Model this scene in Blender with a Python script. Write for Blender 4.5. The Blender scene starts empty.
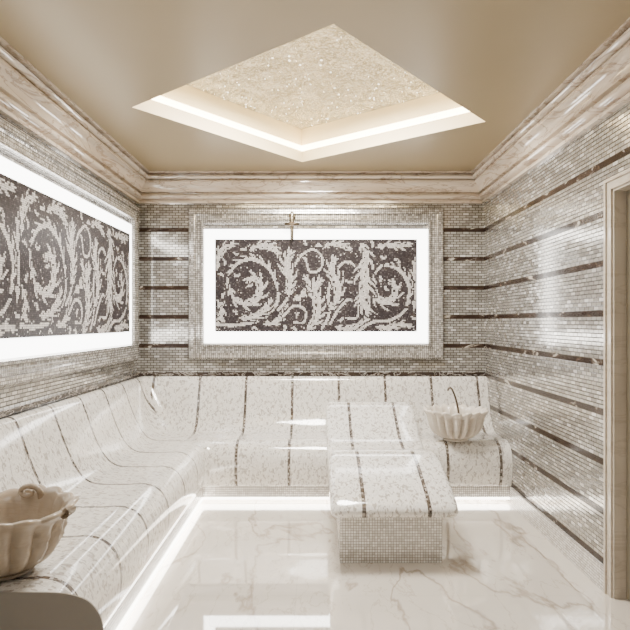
import bpy, bmesh, math, random
from mathutils import Vector
random.seed(7)
SC = bpy.context.scene
COL = SC.collection
PI = math.pi
# ---------------------------------------------------------------- room numbers (metres)
XL, XR, YB, YF = -1.547, 1.452, 5.0, -0.7
ZC = 2.616
EYE = 1.35
STEP = 0.2505

# ---------------------------------------------------------------- node helper
class G:
    def __init__(s, name):
        s.mat = bpy.data.materials.new(name); s.mat.use_nodes = True
        s.nt = s.mat.node_tree; s.nt.nodes.clear()
        s.out = s.nt.nodes.new('ShaderNodeOutputMaterial')
        s.b = s.nt.nodes.new('ShaderNodeBsdfPrincipled')
        s.nt.links.new(s.b.outputs[0], s.out.inputs[0])
    def n(s, t, **k):
        x = s.nt.nodes.new(t)
        for a, v in k.items(): setattr(x, a, v)
        return x
    def put(s, sock, v):
        if isinstance(v, bpy.types.NodeSocket): s.nt.links.new(v, sock)
        elif v is not None: sock.default_value = v
    def m(s, op, a, b=None, c=None):
        x = s.n('ShaderNodeMath', operation=op)
        for i, v in enumerate((a, b, c)): s.put(x.inputs[i], v)
        return x.outputs[0]
    def mix(s, f, a, b):
        x = s.n('ShaderNodeMix', data_type='RGBA')
        s.put(x.inputs[0], f)
        s.put(x.inputs[6], a if isinstance(a, bpy.types.NodeSocket) else (*a, 1))
        s.put(x.inputs[7], b if isinstance(b, bpy.types.NodeSocket) else (*b, 1))
        return x.outputs[2]
    def noise(s, vec, scale, detail=3, rough=.5, dist=0):
        x = s.n('ShaderNodeTexNoise')
        s.put(x.inputs['Vector'], vec); x.inputs['Scale'].default_value = scale
        x.inputs['Detail'].default_value = detail; x.inputs['Roughness'].default_value = rough
        x.inputs['Distortion'].default_value = dist
        return x.outputs['Fac']
    def ramp(s, f, stops):
        x = s.n('ShaderNodeValToRGB'); s.put(x.inputs[0], f)
        while len(x.color_ramp.elements) < len(stops): x.color_ramp.elements.new(.5)
        for e, (p, c) in zip(x.color_ramp.elements, stops):
            e.position = p; e.color = (*c, 1) if len(c) == 3 else c
        return x.outputs[0]
    def uv(s):
        t = s.n('ShaderNodeTexCoord'); sp = s.n('ShaderNodeSeparateXYZ')
        s.nt.links.new(t.outputs['UV'], sp.inputs[0])
        return sp.outputs[0], sp.outputs[1], t.outputs['UV']
    def obj(s): return s.n('ShaderNodeTexCoord').outputs['Object']
    def bump(s, h, strength=.3, dist=.002):
        x = s.n('ShaderNodeBump'); x.inputs['Strength'].default_value = strength
        x.inputs['Distance'].default_value = dist; s.put(x.inputs['Height'], h)
        s.nt.links.new(x.outputs[0], s.b.inputs['Normal'])
    def set(s, col=None, rough=None, metal=None, spec=None, coat=None, ecol=None, estr=None):
        i = s.b.inputs
        if col is not None: s.put(i['Base Color'], col if isinstance(col, bpy.types.NodeSocket) else (*col, 1))
        if rough is not None: s.put(i['Roughness'], rough)
        if metal is not None: s.put(i['Metallic'], metal)
        if spec is not None: s.put(i['Specular IOR Level'], spec)
        if coat is not None:
            s.put(i['Coat Weight'], coat); i['Coat Roughness'].default_value = .03
        if ecol is not None: s.put(i['Emission Color'], ecol if isinstance(ecol, bpy.types.NodeSocket) else (*ecol, 1))
        if estr is not None: s.put(i['Emission Strength'], estr)
        return s.mat
    def tiles(s, u, v, w, h, stagger=0.0, grout=.002):
        y = s.m('DIVIDE', v, h); row = s.m('FLOOR', y)
        x = s.m('DIVIDE', u, w)
        if stagger:
            x = s.m('ADD', x, s.m('MULTIPLY', s.m('MODULO', s.m('ABSOLUTE', row), 2), stagger))
        cx = s.m('FLOOR', x); fx = s.m('FRACT', x); fy = s.m('FRACT', y)
        cmb = s.n('ShaderNodeCombineXYZ'); s.put(cmb.inputs[0], cx); s.put(cmb.inputs[1], row)
        wn = s.n('ShaderNodeTexWhiteNoise', noise_dimensions='2D'); s.put(wn.inputs['Vector'], cmb.outputs[0])
        ex = s.m('MULTIPLY', s.m('MINIMUM', fx, s.m('SUBTRACT', 1, fx)), w)
        ey = s.m('MULTIPLY', s.m('MINIMUM', fy, s.m('SUBTRACT', 1, fy)), h)
        e = s.m('MINIMUM', ex, ey)
        mask = s.m('GREATER_THAN', e, grout / 2)
        sp = s.n('ShaderNodeSeparateColor'); s.put(sp.inputs[0], wn.outputs['Color'])
        tx = s.m('MULTIPLY', s.m('SUBTRACT', sp.outputs[0], .5), fx)
        ty = s.m('MULTIPLY', s.m('SUBTRACT', sp.outputs[1], .5), fy)
        hgt = s.m('ADD', s.m('MINIMUM', s.m('MULTIPLY', e, 250), .6), s.m('MULTIPLY', s.m('ADD', tx, ty), .5))
        return wn.outputs['Value'], mask, hgt, row, cmb.outputs[0]

# ---------------------------------------------------------------- materials
M = {}
def mat_wall():
    g = G('brick_glass_mosaic'); u, v, uv = g.uv()
    S = .031; h = (STEP - S) / 10
    vv = g.m('ADD', v, STEP - .1265)
    vm = g.m('MODULO', vv, STEP); k = g.m('FLOOR', g.m('DIVIDE', vv, STEP))
    st = g.m('LESS_THAN', vm, S)
    tv = g.m('ADD', g.m('SUBTRACT', vm, S), g.m('MULTIPLY', k, h * 12))
    r, mask, hg, row, cell = g.tiles(u, tv, .054, h, .5, .0058)
    c = g.ramp(r, [(0, (.37, .35, .32)), (.3, (.46, .44, .405)), (.74, (.58, .56, .52)), (.92, (.73, .71, .67)), (1, (.98, .965, .94))])
    c = g.mix(mask, (.050, .042, .036), c)
    mp = g.n('ShaderNodeMapping'); g.put(mp.inputs['Vector'], uv); mp.inputs['Scale'].default_value = (.6, 1.6, 1)
    sn = g.noise(mp.outputs[0], 9, 5, .65, .8)
    sc = g.ramp(sn, [(0, (.012, .007, .005)), (.5, (.028, .017, .012)), (.60, (.060, .042, .032)), (.66, (.46, .42, .36))])  # pale last stop paints broken glints onto the dark brown stripes
    c = g.mix(st, c, sc)
    g.bump(g.m('MULTIPLY', hg, g.m('SUBTRACT', 1, st)), .34, .002)
    return g.set(c, g.m('MULTIPLY_ADD', r, .08, .11), g.m('MULTIPLY', g.m('SUBTRACT', 1, st), g.m('MULTIPLY', mask, .62)), g.m('SUBTRACT', .8, g.m('MULTIPLY', st, .5)))
M['wall'] = mat_wall()
def mat_small(name, lo, hi, grout, size=.02, rough=.12, metal=.3, gw=.2):
    g = G(name); u, v, uv = g.uv()
    r, mask, hg, row, cell = g.tiles(u, v, size, size, 0, size * gw)
    c = g.ramp(r, [(0, lo), (.5, tuple((a + b) / 2 for a, b in zip(lo, hi))), (1, hi)])
    c = g.mix(mask, grout, c); g.bump(hg, .3, .002)
    return g.set(c, rough, metal, .6)
M['frame'] = mat_small('silver_square_mosaic', (.29, .27, .245), (.80, .77, .725), (.078, .067, .058), .0175, .1, .4)
M['kick'] = mat_small('pearl_square_mosaic', (.60, .57, .53), (.94, .92, .88), (.28, .25, .22), .0150, .12, .2)
def speckle(g, u, v, uv, lo, hi):
    r, mask, hg, row, cell = g.tiles(u, v, .0100, .0100, 0, .0015)
    mp = g.n('ShaderNodeMapping'); g.put(mp.inputs['Vector'], uv); mp.inputs['Rotation'].default_value = (0, 0, .7); mp.inputs['Scale'].default_value = (1.45, .82, 1)
    n = g.noise(mp.outputs[0], 36, .7, .5, 1.1)
    sp = g.m('MULTIPLY', g.m('GREATER_THAN', n, .578), g.m('GREATER_THAN', r, .08))
    c = g.mix(sp, g.mix(r, lo, hi), g.mix(r, (.37, .335, .295), (.50, .46, .415)))
    return g.mix(g.m('MULTIPLY_ADD', mask, .4, .6), (.54, .50, .46), c), hg
def seam(g, u, v):
    rs, m2, h2, _, _ = g.tiles(u, v, .0110, .0130, 0, .0015)
    return g.ramp(rs, [(0, (.050, .038, .031)), (.55, (.11, .088, .074)), (.8, (.24, .205, .18)), (1, (.50, .46, .42))])
def mat_bench():
    g = G('speckled_bench_mosaic'); u, v, uv = g.uv()
    c, hg = speckle(g, u, v, uv, (.71, .675, .62), (.83, .80, .75))
    t = g.m('MODULO', g.m('ADD', u, .392 * 20 + .2 + .011), .392)
    c = g.mix(g.m('LESS_THAN', t, .022), c, seam(g, u, v)); g.bump(hg, .07, .001)
    return g.set(c, .10, 0, .7, .75)
M['bench'] = mat_bench()
def mat_chaise():
    g = G('speckled_lounger_mosaic'); u, v, uv = g.uv()
    c, hg = speckle(g, u, v, uv, (.75, .72, .67), (.87, .845, .80))
    a = g.m('LESS_THAN', g.m('ABSOLUTE', g.m('SUBTRACT', u, .262)), .0110)
    b = g.m('LESS_THAN', g.m('ABSOLUTE', g.m('SUBTRACT', u, .618)), .0110)
    c = g.mix(g.m('MAXIMUM', a, b), c, seam(g, u, v)); g.bump(hg, .07, .001)
    return g.set(c, .11, 0, .7, .6)
M['chaise'] = mat_chaise()
def mat_floor():
    g = G('white_veined_marble'); o = g.obj()
    mp = g.n('ShaderNodeMapping'); g.put(mp.inputs['Vector'], o); mp.inputs['Rotation'].default_value = (0, 0, .6); mp.inputs['Scale'].default_value = (1.7, .7, 1)
    o2 = mp.outputs[0]
    n1 = g.noise(o2, .95, 6, .5, .35); n2 = g.noise(o2, 2.3, 7, .58, .4); n3 = g.noise(o, .9, 3)
    v1 = g.m('SUBTRACT', 1, g.m('MINIMUM', g.m('MULTIPLY', g.m('ABSOLUTE', g.m('SUBTRACT', n1, .5)), 75), 1))
    v2 = g.m('SUBTRACT', 1, g.m('MINIMUM', g.m('MULTIPLY', g.m('ABSOLUTE', g.m('SUBTRACT', n2, .47)), 90), 1))
    c = g.mix(n3, (.83, .77, .69), (.72, .65, .565))
    c = g.mix(g.m('MULTIPLY', v2, .42), c, (.42, .33, .25))
    c = g.mix(g.m('MULTIPLY', g.m('MULTIPLY', v1, n3), 1.3), c, (.30, .215, .15))
    sx = g.n('ShaderNodeSeparateXYZ'); g.put(sx.inputs[0], o)
    j = None
    for k, off in ((0, .1), (1, .35)):
        t = g.m('MODULO', g.m('ADD', sx.outputs[k], 8 + off), .8)
        q = g.m('LESS_THAN', t, .003); j = q if j is None else g.m('MAXIMUM', j, q)
    c = g.mix(g.m('MULTIPLY', j, .4), c, (.5, .45, .4))
    g.b.inputs['Coat IOR'].default_value = 2.6
    return g.set(c, .03, 0, 1.0, 1.0)
M['floor'] = mat_floor()
def mat_marble(name, a, b, vein, scale=3.0, k=.7, rough=.12, coat=0, st=(1, 1, 3.2)):
    g = G(name); o = g.obj()
    mp = g.n('ShaderNodeMapping'); g.put(mp.inputs['Vector'], o); mp.inputs['Scale'].default_value = st
    mp.inputs['Rotation'].default_value = (.1, .08, .1)
    vv = mp.outputs[0]
    n1 = g.noise(vv, scale, 7, .6, 1.2); n2 = g.noise(vv, scale * .5, 3)
    v1 = g.m('SUBTRACT', 1, g.m('MINIMUM', g.m('MULTIPLY', g.m('ABSOLUTE', g.m('SUBTRACT', n1, .5)), 30), 1))
    c = g.mix(g.m('MULTIPLY_ADD', n2, 2.2, -.6), a, b); c = g.mix(g.m('MULTIPLY', v1, k), c, vein)
    return g.set(c, rough, 0, .6, coat)
M['cornice'] = mat_marble('cream_cornice_marble', (.79, .695, .585), (.66, .555, .45), (.33, .23, .16), 2.2, .75, .05, 1.0, (.9, .9, 5))
M['casing'] = mat_marble('cream_casing_marble', (.58, .52, .44), (.48, .42, .345), (.34, .28, .22), 2, .4)
M['dark'] = mat_marble('dark_brown_marble', (.018, .012, .009), (.05, .036, .028), (.6, .55, .5), 7, .6)
M['basin'] = mat_marble('carved_cream_stone', (.70, .635, .55), (.61, .545, .465), (.46, .385, .31), 4, .3, .2)
M['basin_shaded'] = mat_marble('carved_beige_stone_shaded', (.42, .34, .255), (.35, .28, .205), (.27, .21, .155), 4, .3, .24)  # basin stone again, weaker light on the left basin painted in as darker colour
def simple(name, col, rough=.5, metal=0, n=0, scale=8, bump=0):
    g = G(name)
    if n:
        f = g.noise(g.obj(), scale, 4)
        c = g.mix(f, tuple(x * (1 - n) for x in col), tuple(min(1, x * (1 + n)) for x in col))
        if bump: g.bump(f, bump, .003)
    else: c = col
    return g.set(c, rough, metal)
M['ceiling'] = simple('champagne_satin_plaster', (.355, .279, .163), .38, .13, .06, 1.3)
M['cream'] = simple('cream_plaster', (.82, .68, .43), .5, 0, .04)
M['taupe'] = simple('flat_taupe_panel', (.27, .242, .207), .8)
M['door'] = simple('olive_beige_door', (.21, .18, .13), .3, 0, .06, 5)
M['bronze'] = simple('aged_bronze', (.13, .10, .075), .28, .9, .15, 30)
M['chrome'] = simple('brushed_nickel', (.34, .30, .24), .22, .9, .05)
def emit(name, col, s):
    g = G(name); return g.set((.9, .9, .9), .4, ecol=col, estr=s)
M['light'] = emit('backlit_acrylic', (1, .987, .96), 8.5)
M['led'] = emit('warm_led', (1, .83, .50), 17)
M['ledf'] = emit('white_led', (1, .95, .86), 10)
def mat_star():
    g = G('glitter_star_ceiling'); u, v, uv = g.uv()
    r, mask, hg, row, cell = g.tiles(u, v, .0075, .0075, .5, .001)
    n = g.noise(uv, 40, 6, .8, .6); nb = g.noise(uv, 8, 5, .65, .6)
    c = g.ramp(g.m('ADD', g.m('MULTIPLY', n, .65), g.m('MULTIPLY', nb, .35)), [(.40, (.15, .13, .092)), (.5, (.32, .285, .215)), (.60, (.68, .63, .52))])
    c = g.mix(g.m('MULTIPLY', g.m('GREATER_THAN', r, .84), .8), c, (.92, .88, .77))
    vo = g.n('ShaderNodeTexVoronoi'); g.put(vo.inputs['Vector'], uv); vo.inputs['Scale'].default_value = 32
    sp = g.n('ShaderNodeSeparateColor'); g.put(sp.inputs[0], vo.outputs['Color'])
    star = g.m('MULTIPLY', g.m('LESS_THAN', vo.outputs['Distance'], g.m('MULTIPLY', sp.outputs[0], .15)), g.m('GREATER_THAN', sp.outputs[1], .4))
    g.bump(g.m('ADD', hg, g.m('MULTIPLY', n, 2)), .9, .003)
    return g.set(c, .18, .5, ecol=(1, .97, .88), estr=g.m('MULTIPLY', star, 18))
M['star'] = mat_star()
def mat_art():
    g = G('mosaic_picture_tiles')
    a = g.n('ShaderNodeVertexColor'); a.layer_name = 'Col'
    return g.set(a.outputs[0], .3, .0, .22)
M['art'] = mat_art()
M['grout'] = simple('dark_grout', (.036, .030, .031), .8, 0, .1, 40)

# ---------------------------------------------------------------- geometry helpers
def wloc(o):
    v = Vector((0, 0, 0))
    while o: v += o.location; o = o.parent
    return v
def boxuv(me):
    l = me.uv_layers.new(name='UVMap')
    for p in me.polygons:
        n = p.normal; k = max(range(3), key=lambda i: abs(n[i]))
        for li in p.loop_indices:
            c = me.vertices[me.loops[li].vertex_index].co
            l.data[li].uv = (c.y, c.z) if k == 0 else (c.x, c.z) if k == 1 else (c.x, c.y)
def obj(name, bm, mat, parent=None, smooth=False, uv=True, recalc=True, autos=None):
    if recalc: bmesh.ops.recalc_face_normals(bm, faces=bm.faces)
    me = bpy.data.meshes.new(name); bm.to_mesh(me); bm.free()
    if uv and not me.uv_layers: boxuv(me)
    me.materials.append(M[mat] if isinstance(mat, str) else mat)
    if smooth:
        for p in me.polygons: p.use_smooth = True
        if autos:
            try: me.set_sharp_from_angle(angle=math.radians(autos))
            except Exception: pass
    o = bpy.data.objects.new(name, me); COL.objects.link(o)
    if parent:
        off = wloc(parent)
        for v in me.vertices: v.co -= off
        o.parent = parent
    return o
def struct(name, bm, mat, parent=None, **k):
    o = obj(name, bm, mat, parent, **k)
    if not parent: o['kind'] = 'structure'
    return o
def thing(name, label, cat, loc, group=None):
    o = bpy.data.objects.new(name, None); COL.objects.link(o); o.location = loc
    o.empty_display_size = .1; o['label'] = label; o['category'] = cat
    if group: o['group'] = group
    return o
def box(bm, x0, x1, y0, y1, z0, z1):
    v = [bm.verts.new((x, y, z)) for x in (x0, x1) for y in (y0, y1) for z in (z0, z1)]
    for f in ((0,1,3,2),(4,6,7,5),(0,4,5,1),(2,3,7,6),(0,2,6,4),(1,5,7,3)): bm.faces.new([v[i] for i in f])
def B(*boxes):
    bm = bmesh.new()
    for b in boxes: box(bm, *b)
    return bm
def loft(bm, rings, close_ring=True, caps=False, close_path=False):
    R = [[bm.verts.new(p) for p in r] for r in rings]
    n = len(R[0])
    rng = range(len(R)) if close_path else range(len(R) - 1)
    for i in rng:
        a, b = R[i], R[(i + 1) % len(R)]
        for j in range(n if close_ring else n - 1):
            k = (j + 1) % n
            bm.faces.new((a[j], a[k], b[k], b[j]))
    if caps:
        bm.faces.new(R[0]); bm.faces.new(list(reversed(R[-1])))
    return R
def cr(pts, n):
    out = []; P = [pts[0]] + list(pts) + [pts[-1]]
    for i in range(1, len(P) - 2):
        p0, p1, p2, p3 = P[i-1:i+3]
        for k in range(n):
            t = k / n
            out.append(tuple(.5 * (2*b + (c-a)*t + (2*a-5*b+4*c-d)*t*t + (3*b-a-3*c+d)*t**3) for a, b, c, d in zip(p0, p1, p2, p3)))
    out.append(tuple(pts[-1])); return out
def tube(bm, pts, rad, n=12):
    pts = [Vector(p) for p in pts]; rings = []
    up = Vector((0, 0, 1))
    for i, p in enumerate(pts):
        t = (pts[min(i+1, len(pts)-1)] - pts[max(i-1, 0)]).normalized()
        a = t.cross(up)
        if a.length < .05: a = t.cross(Vector((1, 0, 0)))
        a.normalize(); b = a.cross(t); r = rad[i] if isinstance(rad, (list, tuple)) else rad
        rings.append([p + (a * math.cos(q) + b * math.sin(q)) * r for q in [2*PI*k/n for k in range(n)]])
    loft(bm, rings, True, True)
def lathe(bm, prof, c, n=32, axis='z'):
    rings = []
    for r, h in prof:
        ring = []
        for k in range(n):
            a = 2*PI*k/n; x, y = r*math.cos(a), r*math.sin(a)
            ring.append((c[0]+x, c[1]+y, c[2]+h) if axis == 'z' else (c[0]+x, c[1]-h, c[2]+y))
        rings.append(ring)
    loft(bm, rings, True, True)

# ================================================================ SETTING
T = .1
struct('floor', B((XL-T, XR+T+.4, YF-T, YB+T, -.08, 0)), 'floor')
struct('wall_back', B((XL-T, XR+T, YB, YB+T, 0, ZC+.35)), 'wall')
struct('wall_left', B((XL-T, XL, YF, YB, 0, ZC+.35)), 'wall')
DY0, DY1, DZ = 1.95, 2.83, 2.0
struct('wall_right', B((XR, XR+T, YF, DY0, 0, ZC+.35), (XR, XR+T, DY1, YB, 0, ZC+.35), (XR, XR+T, DY0, DY1, DZ, ZC+.35)), 'wall')
struct('wall_front', B((XL-T, XR+T, YF-T, YF, 0, ZC+.35)), 'wall')
# ceiling with its rotated square opening
DA, DB, DC, DD = (.075, 2.458), (1.07, 3.655), (-.11, 4.577), (-1.085, 3.41)
dia = [DA, DB, DC, DD]
cx = sum(p[0] for p in dia)/4; cy = sum(p[1] for p in dia)/4
def ds(s): return [(cx+(p[0]-cx)*s, cy+(p[1]-cy)*s) for p in dia]
bm = bmesh.new()
Rv = [bm.verts.new((x, y, ZC)) for x, y in ((XL, YF), (XR, YF), (XR, YB), (XL, YB))]
Dv = [bm.verts.new((x, y, ZC)) for x, y in dia]
for f in ((Rv[0], Rv[1], Dv[0]), (Rv[1], Dv[1], Dv[0]), (Rv[1], Rv[2], Dv[1]), (Rv[2], Dv[2], Dv[1]), (Rv[2], Rv[3], Dv[2]),
          (Rv[3], Dv[3], Dv[2]), (Rv[3], Rv[0], Dv[3]), (Rv[0], Dv[0], Dv[3])): bm.faces.new(f)
ceil = struct('ceiling', bm, 'ceiling', recalc=False)
struct('ceiling_slab', B((XL-T, XR+T, YF-T, YB+T, ZC+.35, ZC+.42)), 'cream')
cl = thing('ceiling_light', 'diamond shaped recessed ceiling light with glittering mosaic top and glowing cove', 'ceiling light', (cx, cy, ZC))
HR = .285
bm = bmesh.new()
out = ds(1.07)
loft(bm, [[(x, y, ZC) for x, y in dia], [(x, y, ZC+.085) for x, y in dia], [(x, y, ZC+.085) for x, y in out], [(x, y, ZC+HR) for x, y in out]])
obj('cove_frame', bm, 'cream', cl)
bm = bmesh.new()
loft(bm, [[(x, y, ZC+.090) for x, y in ds(1.015)], [(x, y, ZC+.104) for x, y in ds(1.015)], [(x, y, ZC+.150) for x, y in ds(1.067)], [(x, y, ZC+.090) for x, y in ds(1.067)]], close_path=True)
obj('led_strip', bm, 'led', cl)
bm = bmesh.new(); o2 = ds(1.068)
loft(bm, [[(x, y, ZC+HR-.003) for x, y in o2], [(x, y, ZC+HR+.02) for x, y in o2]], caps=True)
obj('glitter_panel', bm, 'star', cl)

# cornice swept round the room
prof = [(0, 2.372), (.030, 2.372), (.030, 2.392), (.014, 2.394), (.014, 2.403)] + cr([(.030, 2.405), (.054, 2.411), (.064, 2.426), (.056, 2.442), (.038, 2.448)], 3) + \
       [(.026, 2.450), (.026, 2.459), (.062, 2.460)] + cr([(.062, 2.468), (.066, 2.490), (.080, 2.515), (.108, 2.530)], 4) + [(.120, 2.532), (.120, 2.546), (.088, 2.548), (.088, 2.558)] + \
       cr([(.116, 2.559), (.134, 2.565), (.142, 2.577), (.134, 2.588), (.116, 2.592)], 3) + [(.104, 2.593), (.104, 2.602), (.150, 2.603), (.150, 2.6155), (0, 2.6155)]
bm = bmesh.new(); rings = []
for sx, sy in ((0, 0), (1, 0), (1, 1), (0, 1)):
    rings.append([((XR-.0-p) if sx else (XL+p), (YB-p) if sy else (YF+p), z) for p, z in prof])
loft(bm, rings, True, False, True)
struct('trim_1', bm, 'cornice')
# door and casing on the right wall
cw = .055
struct('trim_2', B((XR-.010, XR, DY1, DY1+cw, 0, DZ+cw), (XR-.010, XR, DY0-cw, DY0, 0, DZ+cw), (XR-.010, XR, DY0, DY1, DZ, DZ+cw),
                   (XR-.018, XR-.010, DY1+cw-.016, DY1+cw, 0, DZ+cw), (XR-.018, XR-.010, DY0-cw, DY0-cw+.016, 0, DZ+cw), (XR-.018, XR-.010, DY0-cw+.016, DY1+cw-.016, DZ+cw-.016, DZ+cw),
                   (XR, XR+T, DY1-.012, DY1, 0, DZ), (XR, XR+T, DY0, DY0+.012, 0, DZ), (XR, XR+T, DY0+.012, DY1-.012, DZ-.012, DZ)), 'casing')
d = struct('door_1', B((XR+.06, XR+.1, DY0+.012, DY1-.012, 0.004, DZ-.012)), 'door')
bm = bmesh.new(); tube(bm, [(XR+.058, DY0+.09, 1.0), (XR+.02, DY0+.09, 1.0), (XR+.02, DY0+.2, 1.0)], .009)
obj('door_handle', bm, 'chrome', d)
YN = YB - .715
struct('baseboard_right', B((XR-.016, XR, DY1+cw, YN, .001, .125)), 'kick')

# ================================================================ BENCH
prof_c = [(.004, .872), (.045, .886), (.080, .872), (.108, .81), (.150, .69), (.200, .572), (.250, .498), (.300, .462), (.355, .451), (.43, .4495), (.51, .450), (.585, .4535),
          (.640, .443), (.685, .414), (.716, .366), (.730, .306), (.730, .24), (.720, .18), (.705, .133)]
BP = cr(prof_c, 5) + [(.66, .130)]
YE = 1.91
def rad(u): return .20 * min(1, max(0, (u-.03)/.2)) if u < .6 else .20 * max(.15, 1-(u-.6)/.16)
def path(u, z, nseg=12, r=None):
    r = rad(u) if r is None else r
    c = (XL+u+r, YB-u-r); pts = []
    y1 = c[1]; n = 24
    for i in range(n+1):
        y = YE + (y1-YE)*i/n; pts.append((XL+u, y, z, y))
    for i in range(1, nseg+1):
        a = PI - (PI/2)*i/nseg; x = c[0]+r*math.cos(a); y = c[1]+r*math.sin(a)
        pts.append((x, y, z, y if i < nseg/2 else x))
    for i in range(1, n+1): 
        x = c[0]+(XR-.001-c[0])*i/n; pts.append((x, YB-u, z, x))
    return pts
bench = thing('corner_bench', 'long L-shaped white speckled mosaic bench with dark seams along the left and back walls', 'bench', (-.9, 4.0, 0))
bm = bmesh.new(); rows = [path(u, z) for u, z in BP]
arc = [0]
for a, b in zip(BP, BP[1:]): arc.append(arc[-1]+math.dist(a, b))
V = [[bm.verts.new(p[:3]) for p in r] for r in rows]
uvl = bm.loops.layers.uv.new('UVMap')
half = 24 + 6
for i in range(len(V)-1):
    for j in range(len(V[0])-1):
        f = bm.faces.new((V[i][j], V[i+1][j], V[i+1][j+1], V[i][j+1]))
        left = j < half
        for l, (a, b) in zip(f.loops, ((i, j), (i+1, j), (i+1, j+1), (i, j+1))):
            p = rows[a][b]
            l[uvl].uv = ((p[1]+.12) if left else p[0], arc[a])
obj('seat_shell', bm, 'bench', bench, smooth=True)
def lsweep(prof, r=.02):
    bm = bmesh.new(); rr = [[q[:3] for q in path(u, z, 4, r)] for u, z in prof]
    rr = list(map(list, zip(*rr))); loft(bm, rr, True, True); return bm
obj('kick_panel', lsweep([(.56, .001), (.60, .001), (.60, .046), (.70, .046), (.70, .130), (.56, .130)]), 'kick', bench)
obj('led_strip', lsweep([(.605, .034), (.712, .034), (.712, .044), (.605, .044)]), 'ledf', bench)
# end cap
cap = cr([(.002, .885), (.09, .882), (.13, .80), (.21, .58), (.30, .474), (.45, .460), (.66, .460), (.75, .450), (.81, .42), (.845, .35), (.85, .2), (.85, .002)], 5) + [(.002, .002)]
bm = bmesh.new(); loft(bm, [[(XL+u, YE-.007, z) for u, z in cap], [(XL+u, YE-.001, z) for u, z in cap]], True, True)
e = obj('end_panel', bm, 'taupe', bench); e['label'] = 'plain grey-taupe end panel of the bench'
m_ = obj('marble_edge', lsweep([(.001, .886), (.026, .888), (.026, .918), (.001, .918)], .004), 'dark', bench)
m_['label'] = 'dark brown marble strip where the bench back meets the wall'

# ================================================================ LOUNGER
ch = thing('chaise_longue', 'curved white mosaic chaise longue with raised back, built out from the back bench', 'lounger', (.43, 3.7, 0))
top = cr([(4.765, .60), (4.775, .645), (4.755, .683), (4.705, .700), (4.64, .685), (4.54, .632), (4.40, .552), (4.25, .487), (4.11, .458), (3.98, .468), (3.86, .498), (3.74, .515), (3.60, .500), (3.44, .456), (3.30, .412), (3.20, .374), (3.145, .338), (3.135, .305), (3.160, .280), (3.21, .272)], 6)
und = [(YB-u-.003 if u > .6 else YB-u, z+.004) for u, z in BP if (u > .24 and z > .272)]
und = [(4.24, .272)] + list(reversed([p for p in und]))
loop = top + und
bm = bmesh.new(); CX0, CX1 = .080, .780
arc2 = [0]
for a, b in zip(loop, loop[1:]+loop[:1]): arc2.append(arc2[-1]+math.dist(a, b))
def shrink(k):
    out = []; n = len(loop)
    for i in range(n):
        a, b = loop[i-1], loop[(i+1) % n]; tx, tz = b[0]-a[0], b[1]-a[1]; L = math.hypot(tx, tz) or 1
        nx, nz = tz/L, -tx/L
        kk = k if i < len(top) else 0
        out.append((loop[i][0]-nx*kk*1, loop[i][1]-nz*kk*1) )
    return out
ar = sum(a[0]*b[1]-b[0]*a[1] for a, b in zip(loop, loop[1:]+loop[:1]))
sg = 1 if ar > 0 else -1
ed = [(0, .030), (.003, .020), (.010, .011), (.022, .004), (.038, 0)]
secs = [(CX0+a, k) for a, k in ed] + [(CX0+.044+(CX1-CX0-.088)*i/6, 0) for i in range(1, 6)] + [(CX1-a, k) for a, k in reversed(ed)]
Vs = []
for x, k in secs:
    Vs.append([bm.verts.new((x, y, z)) for y, z in shrink(k*sg)])
uvl = bm.loops.layers.uv.new('UVMap'); n = len(loop)
for i in range(len(Vs)-1):
    for j in range(n):
        k = (j+1) % n
        f = bm.faces.new((Vs[i][j], Vs[i][k], Vs[i+1][k], Vs[i+1][j]))
        for l, (a, b) in zip(f.loops, ((i, j), (i, j+1), (i+1, j+1), (i+1, j))): l[uvl].uv = (secs[a][0], arc2[b])
for R in (Vs[0], Vs[-1]):
    f = bm.faces.new(R)
    for l in f.loops: l[uvl].uv = (l.vert.co.y*.999+5, l.vert.co.z)
obj('lounge_surface', bm, 'chaise', ch, smooth=True, autos=60)
obj('base_block', B((.134, .706, 3.24, YB-.758, .001, .272)), 'kick', ch)

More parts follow.
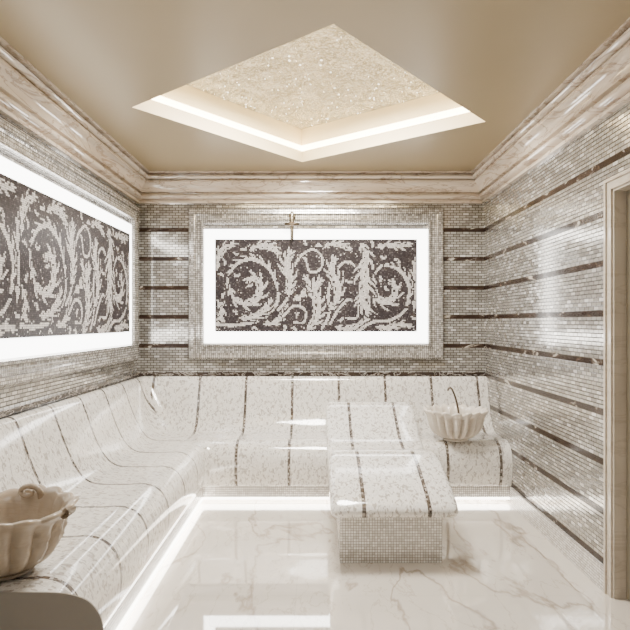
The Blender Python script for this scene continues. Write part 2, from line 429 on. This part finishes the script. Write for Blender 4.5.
# ================================================================ BACKLIT MOSAIC PICTURES
W0, H0 = 200, 91
NX, NY = 160, 73
def paint(g, pts, val=1):
    for x, y, r in pts:
        fx, fy = x/W0*NX, y/H0*NY; rr = r/W0*NX
        for i in range(int(fx-rr-1), int(fx+rr+2)):
            for j in range(int(fy-rr-1), int(fy+rr+2)):
                if 0 <= i < NX and 0 <= j < NY and (i+.5-fx)**2+(j+.5-fy)**2 <= rr*rr: g[j][i] = val
def stroke(pts, w0, w1, mx=None):
    c = cr(pts, 30); n = len(c); out = []
    for i, (x, y) in enumerate(c):
        t = i/(n-1); w = w0+(w1-w0)*t
        if mx: w += mx*math.sin(PI*t)
        out.append((x, y, w))
    return out
def stem(g, pts, w0, w1):
    s = stroke(pts, w0*.68, w1*.75)
    paint(g, [(x, y, r+1.4) for x, y, r in s], 0); paint(g, s)
def leaf(g, pts, w, lobes, side=0, vein=False, halo=1.4, spread=1.0):
    """acanthus leaf: spine curve with forward-swept lobes, a dark halo keeps it clear of its neighbours"""
    c = cr(pts, 30); n = len(c)
    body = [(x, y, .75+w*.21*math.sin(PI*min(1, i/(n-1)*1.05))) for i, (x, y) in enumerate(c)]
    for k in range(lobes):
        t = (k+.6)/(lobes+.4); i = int(t*(n-2)); x, y = c[i]; x2, y2 = c[i+1]
        L = math.hypot(x2-x, y2-y) or 1; tx, ty = (x2-x)/L, (y2-y)/L
        for s in (-1, 1):
            if side and s != side: continue
            ln = w*spread*(1.15*math.sin(PI*(.12+.8*t)))
            for q in range(15):
                f = q/14
                px = x+s*(-ty)*ln*f*math.cos(.7*f)+tx*ln*1.0*f*f; py = y+s*tx*ln*f*math.cos(.7*f)+ty*ln*1.0*f*f
                body.append((px, py, w*.13*(1-f)**.8+.68))
    paint(g, [(x, y, r+halo) for x, y, r in body], 0)
    paint(g, body)
def motif():
    g = [[0]*NX for _ in range(NY)]
    leaf(g, [(2, 30), (3, 18), (9, 8), (22, 4)], 5, 5)
    leaf(g, [(2, 60), (7, 70), (6, 80), (14, 88)], 4.5, 4)
    leaf(g, [(108, 8), (118, 4), (128, 6), (136, 12)], 4, 5)
    leaf(g, [(160, 8), (172, 5), (184, 7), (196, 4)], 4.5, 5)
    leaf(g, [(160, 87), (172, 88), (184, 84), (197, 87)], 4.5, 5)
    leaf(g, [(197, 70), (199, 50), (197, 34), (198, 18)], 4, 5)
    # left scroll: a stem that sweeps round and ends in a curling leaf
    stem(g, [(0, 84), (20, 85), (44, 80), (60, 66), (62, 46), (52, 28), (34, 20), (18, 28), (12, 44), (18, 58)], 2.4, 1.5)
    leaf(g, [(62, 50), (54, 30), (38, 20), (22, 24), (13, 36)], 5, 9, 1, spread=1.1)
    leaf(g, [(14, 46), (20, 60), (34, 64), (44, 56), (45, 43), (37, 37), (31, 43)], 7, 9)
    leaf(g, [(24, 78), (38, 77), (50, 70), (56, 58)], 5, 6)
    leaf(g, [(48, 84), (60, 82), (68, 74), (72, 64)], 4.5, 5)
    leaf(g, [(34, 11), (46, 6), (58, 8), (66, 18)], 5, 6)
    # centre left
    stem(g, [(62, 70), (72, 58), (75, 40), (82, 20), (96, 10), (106, 18), (104, 30), (94, 32), (91, 24)], 2.1, 1.4)
    leaf(g, [(73, 56), (75, 38), (70, 24), (76, 10)], 7.5, 8)
    leaf(g, [(78, 60), (88, 54), (94, 44), (88, 36)], 5, 5)
    stem(g, [(68, 76), (78, 66), (89, 70), (88, 82), (78, 82)], 2.0, 1.3)
    leaf(g, [(92, 90), (101, 78), (103, 62), (98, 48), (106, 38)], 8, 9)
    # centre right
    stem(g, [(106, 88), (113, 74), (112, 54), (118, 34), (130, 22), (141, 30), (138, 42), (128, 40), (127, 32)], 2.1, 1.4)
    leaf(g, [(113, 70), (122, 58), (121, 42), (114, 28), (120, 16)], 7, 8)
    stem(g, [(114, 84), (122, 70), (132, 60), (142, 66), (140, 78), (130, 78)], 2.0, 1.3)
    leaf(g, [(120, 87), (132, 89), (144, 86), (152, 76)], 5, 6)
    # bold right leaf and scroll
    stem(g, [(142, 91), (156, 82), (174, 80), (190, 68), (192, 48), (182, 30), (166, 26), (156, 38)], 2.4, 1.5)
    leaf(g, [(190, 66), (192, 46), (182, 30), (168, 26)], 5, 8, 1, spread=1.1)
    leaf(g, [(157, 36), (156, 50), (164, 62), (176, 60), (180, 48), (172, 40)], 7, 8)
    leaf(g, [(144, 4), (151, 18), (146, 34), (150, 50), (146, 64), (154, 74)], 9.5, 11)
    rnd = random.Random(11)
    for _ in range(260):
        x, y = rnd.uniform(3, 197), rnd.uniform(3, 88); R = 4.0; ok = True
        for q in range(12):
            a = q*PI/6
            for rr in (1.5, R):
                i, j = int((x+rr*math.cos(a))/W0*NX), int((y+rr*math.sin(a))/H0*NY)
                if 0 <= i < NX and 0 <= j < NY and g[j][i]: ok = False
        if not ok: continue
        a = rnd.uniform(0, 2*PI); b = a+rnd.choice((-1, 1))*.9
        p = [(x-3*math.cos(a), y-3*math.sin(a)), (x, y), (x+3*math.cos(b), y+3*math.sin(b))]
        paint(g, stroke(p, .7, .7, .6))
    return g
MOT = motif()
def artwork(bm, length, zlo, zhi, mapf, a0):
    s = .01081; nx = int(round(length/s)); ny = int(round((zhi-zlo)/s)); sx = length/nx; sy = (zhi-zlo)/ny
    cl_ = bm.loops.layers.float_color.new('Col'); g = .0008
    rnd = random.Random(3)
    for i in range(nx):
        mi = i % NX
        for j in range(ny):
            on = MOT[min(NY-1, int((ny-1-j)*NY/ny))][mi]
            if rnd.random() < .015: on = 1-on
            r = rnd.random()
            if on: c = (.48+.30*r, .45+.29*r, .43+.285*r)
            else:
                c = (.022+.040*r, .0175+.033*r, .0185+.035*r)
                if rnd.random() < .12: c = (.12, .105, .105)
            x0, x1 = a0+i*sx+g, a0+(i+1)*sx-g; z0, z1 = zlo+j*sy+g, zlo+(j+1)*sy-g
            f = bm.faces.new([bm.verts.new(mapf(*p)) for p in ((x0, z0, .048), (x1, z0, .048), (x1, z1, .048), (x0, z1, .048))])
            for l in f.loops: l[cl_] = (*c, 1)
def slab(mapf, a0, a1, z0, z1, d0, d1):
    bm = bmesh.new(); v = [bm.verts.new(mapf(a, z, d)) for a in (a0, a1) for z in (z0, z1) for d in (d0, d1)]
    for f in ((0,1,3,2),(4,6,7,5),(0,4,5,1),(2,3,7,6),(0,2,6,4),(1,5,7,3)): bm.faces.new([v[i] for i in f])
    return bm
def ring(mapf, a0, a1, z0, z1, prof):
    bm = bmesh.new(); rings = []
    for sa, sz in ((0, 0), (1, 0), (1, 1), (0, 1)):
        rings.append([mapf(a1-w if sa else a0+w, z1-w if sz else z0+w, d) for w, d in prof])
    loft(bm, rings, True, False, True); return bm
def picture(name, label, loc, mapf, a0, a1):
    zi0, zi1, zo0, zo1, zf0, zf1 = 1.272, 2.058, 1.170, 2.148, 1.045, 2.325
    lw, fw = .098, .228
    t = thing(name, label, 'backlit panel', loc, 'backlit mosaic panels')
    fr = [(0, .001), (0, .045), (.012, .058), (.05, .062), (.05, .048), (.062, .044), (.10, .044), (.112, .056), (.128, .056), (.133, .036), (.133, .001)]
    obj('frame', ring(mapf, a0-fw, a1+fw, zf0-.012, zf1, fr), 'frame', t)
    obj('light_border', ring(mapf, a0-lw, a1+lw, zo0, zo1, [(0, .004), (0, .034), (lw, .034), (lw, .004)]), 'light', t)
    obj('backing_board', slab(mapf, a0, a1, zi0, zi1, .004, .046), 'grout', t)
    bm = bmesh.new(); artwork(bm, a1-a0, zi0, zi1, mapf, a0)
    obj('mosaic_picture', bm, 'art', t, recalc=False)
mb = lambda a, z, d: (a, YB-d, z)
ml = lambda a, z, d: (XL+d, a, z)
picture('mosaic_panel', 'backlit dark mosaic with pale scrolling leaves in a glowing frame on the back wall', (0, YB, 1.045), mb, -.864, .864)
picture('mosaic_panel', 'backlit dark scroll mosaic in a glowing frame along the left wall', (XL, 2.9, 1.045), ml, 4.655-2*1.728, 4.655)

# ================================================================ WALL TAP over the back picture
tp = thing('wall_tap', 'small cross-shaped metal fitting on the top edge of the back wall mosaic frame', 'wall fitting', (-.204, YB-.062, 2.17))
bm = bmesh.new(); lathe(bm, [(.001, 0), (.030, 0), (.030, .006), (.018, .012), (.001, .014)], (-.204, YB-.062, 2.25), 24, 'y'); obj('wall_plate', bm, 'chrome', tp, smooth=True, autos=40)
bm = bmesh.new(); tube(bm, [(-.204, YB-.095, z) for z in (2.290, 2.285, 2.27, 2.20, 2.12, 2.055, 2.045)], [.006, .012, .016, .017, .016, .014, .010], 14)
tube(bm, [(-.204, YB-.064, 2.25), (-.204, YB-.095, 2.25)], .009, 12); obj('spout', bm, 'chrome', tp, smooth=True, autos=40)
bm = bmesh.new(); tube(bm, [(-.266, YB-.115, 2.175), (-.26, YB-.115, 2.175), (-.204, YB-.118, 2.176), (-.148, YB-.115, 2.175), (-.142, YB-.115, 2.175)], [.008, .013, .016, .013, .008], 12)
tube(bm, [(-.204, YB-.10, 2.175), (-.204, YB-.135, 2.175)], [.018, .018], 12); obj('handle', bm, 'bronze', tp, smooth=True, autos=40)

# ================================================================ BASINS AND LADLE
def make_basin(loc, label, mat, k=1.0, hk=1.0, ruff=1.0, am=1.0, nf=16, relief=0, scroll=False, wv=1.0):
    t = thing('basin', label, 'basin', loc, 'fluted stone basins')
    N = 352
    def ring_(r, h, amp, wave, ins):
        out = []
        for q in range(N):
            a = 2*PI*q/N; c = abs(math.cos(a*nf/2)); f = (c-.64)*amp*k*am
            w5 = math.sin(a*5+.8)*ruff
            rl = 0
            if relief and not ins and .065 < h < .200:
                e = math.sin(PI*(h-.065)/.135)
                rl = relief*e*max(0, math.sin(a*18+3.4*math.sin(h*60)))*(.6+.4*math.cos(a*36))
            out.append((loc[0]+(r*k+f+rl+wave*.5*w5)*math.cos(a), loc[1]+(r*k+f+rl+wave*.5*w5)*math.sin(a), loc[2]+h*hk+wave*(c-.5)*wv+wave*.9*w5))
        return out
    bm = bmesh.new()
    P = [(.090, .022, .004, 0), (.122, .026, .020, 0), (.156, .046, .036, 0), (.183, .078, .046, 0), (.201, .115, .050, 0), (.212, .152, .050, 0), (.221, .182, .048, .004), (.234, .204, .042, .009), (.250, .220, .036, .012), (.260, .232, .032, .014),
         (.258, .242, .030, .014), (.244, .244, .024, .012), (.224, .230, .018, .008), (.206, .20, .014, .003), (.190, .15, .010, 0), (.155, .085, .006, 0), (.10, .046, .003, 0), (.04, .036, 0, 0)]
    PP = cr(P, 4); m = 10*4
    loft(bm, [ring_(*p, i > m) for i, p in enumerate(PP)], True, True)
    obj('bowl', bm, mat, t, smooth=True, autos=60)
    bm = bmesh.new(); lathe(bm, [(.098*k, 0), (.106*k, .004), (.106*k, .012), (.094*k, .016), (.090*k, .022), (.094*k, .026)], loc, 48); obj('foot', bm, mat, t, smooth=True, autos=40)
    if scroll:
        # curled handle rising from the back of the rim
        bm = bmesh.new(); pts = [(loc[0]+.035, loc[1]+.200, loc[2]+.200), (loc[0]+.038, loc[1]+.190, loc[2]+.222)]
        for q in range(26):
            f = q/25; a = f*2.6*PI; rr = .040*(1-.68*f)
            pts.append((loc[0]-.002+rr*math.cos(a), loc[1]+.180-.02*f, loc[2]+.234+rr*.6*math.sin(a)))
        cc = cr(pts, 2)
        tube(bm, cc, [.012-.006*i/len(cc) for i in range(len(cc))], 10)
        obj('curled_handle', bm, mat, t, smooth=True)
        bm = bmesh.new(); rings = []
        for q in range(40):
            f = q/39; a = .5*PI + f*3.1*PI; rr = .022*(1-.72*f)
            x, y, z = loc[0]+(.228-rr*math.cos(a)), loc[1]-.01, loc[2]+.226*hk+rr*math.sin(a)
            rings.append([(x, y-.03, z), (x, y+.03, z)])
        loft(bm, rings, False); bmesh.ops.solidify(bm, geom=bm.faces[:], thickness=.006)
        obj('rim_scroll', bm, mat, t, smooth=True, autos=50)
    return t
make_basin((1.060, 4.40, .4550), 'small cream shell-shaped stone basin standing on the bench in the right corner', 'basin', .90, .95, .35, 1.1, 18, wv=1.3)
make_basin((-1.118, 2.08, .4550), 'large beige stone basin, coloured darker for weaker light, with curled handle in the left foreground, beside the bench end', 'basin_shaded', .92, .96, .5, .5, 16, .006, True, .7)
def make_ladle(loc, label, hk, mat='bronze', rk=1):
    t = thing('ladle', label, 'ladle', loc)
    x, y, z = loc
    bm = bmesh.new(); lathe(bm, [(.004, 0), (.03, .004), (.046, .02), (.052, .045), (.050, .045), (.043, .022), (.028, .008), (.003, .005)], loc, 28); obj('cup', bm, mat, t, smooth=True, autos=50)
    bm = bmesh.new(); P = cr([(x+.049, y, z+.04), (x+.060, y+.012, z+.10*hk), (x+.050, y+.03, z+.19*hk), (x+.028, y+.05, z+.27*hk), (x+.008, y+.06, z+.305*hk), (x-.012, y+.062, z+.30*hk), (x-.016, y+.06, z+.285*hk)], 6)
    tube(bm, P, [(.0085-.003*i/len(P))*rk for i in range(len(P))], 10); obj('handle', bm, mat, t, smooth=True)
    return t
make_ladle((1.035, 4.41, .498), 'small metal ladle with hooked handle standing in the right corner basin', 1.12, 'bronze', 1.05)

# ================================================================ LIGHTS
def area(name, loc, rot, sx, sy, power, col=(1, .95, .88)):
    l = bpy.data.lights.new(name, 'AREA'); l.shape = 'RECTANGLE'; l.size = sx; l.size_y = sy; l.energy = power; l.color = col
    o = bpy.data.objects.new(name, l); COL.objects.link(o); o.location = loc; o.rotation_euler = rot; return o
area('cove_light', (cx, cy, ZC+.24), (0, 0, math.radians(50)), .7, .7, 145, (1, .962, .89))
area('added_fill_light', (0, .5, ZC-.05), (0, 0, 0), 1.2, .5, 18, (1, .955, .88))  # added overhead fill, out of view, with no fitting behind it
w = bpy.data.worlds.new('World'); SC.world = w; w.use_nodes = True
w.node_tree.nodes['Background'].inputs[0].default_value = (.9, .85, .78, 1); w.node_tree.nodes['Background'].inputs[1].default_value = .3

# ================================================================ CAMERA
c = bpy.data.cameras.new('Camera'); co = bpy.data.objects.new('Camera', c); COL.objects.link(co)
co.location = (0, 0, EYE); co.rotation_euler = (PI/2, 0, 0)
c.sensor_width = 36; c.lens = 578.5/630*36; c.shift_x = -1/630; c.shift_y = 7/630; c.clip_start = .02
SC.camera = co
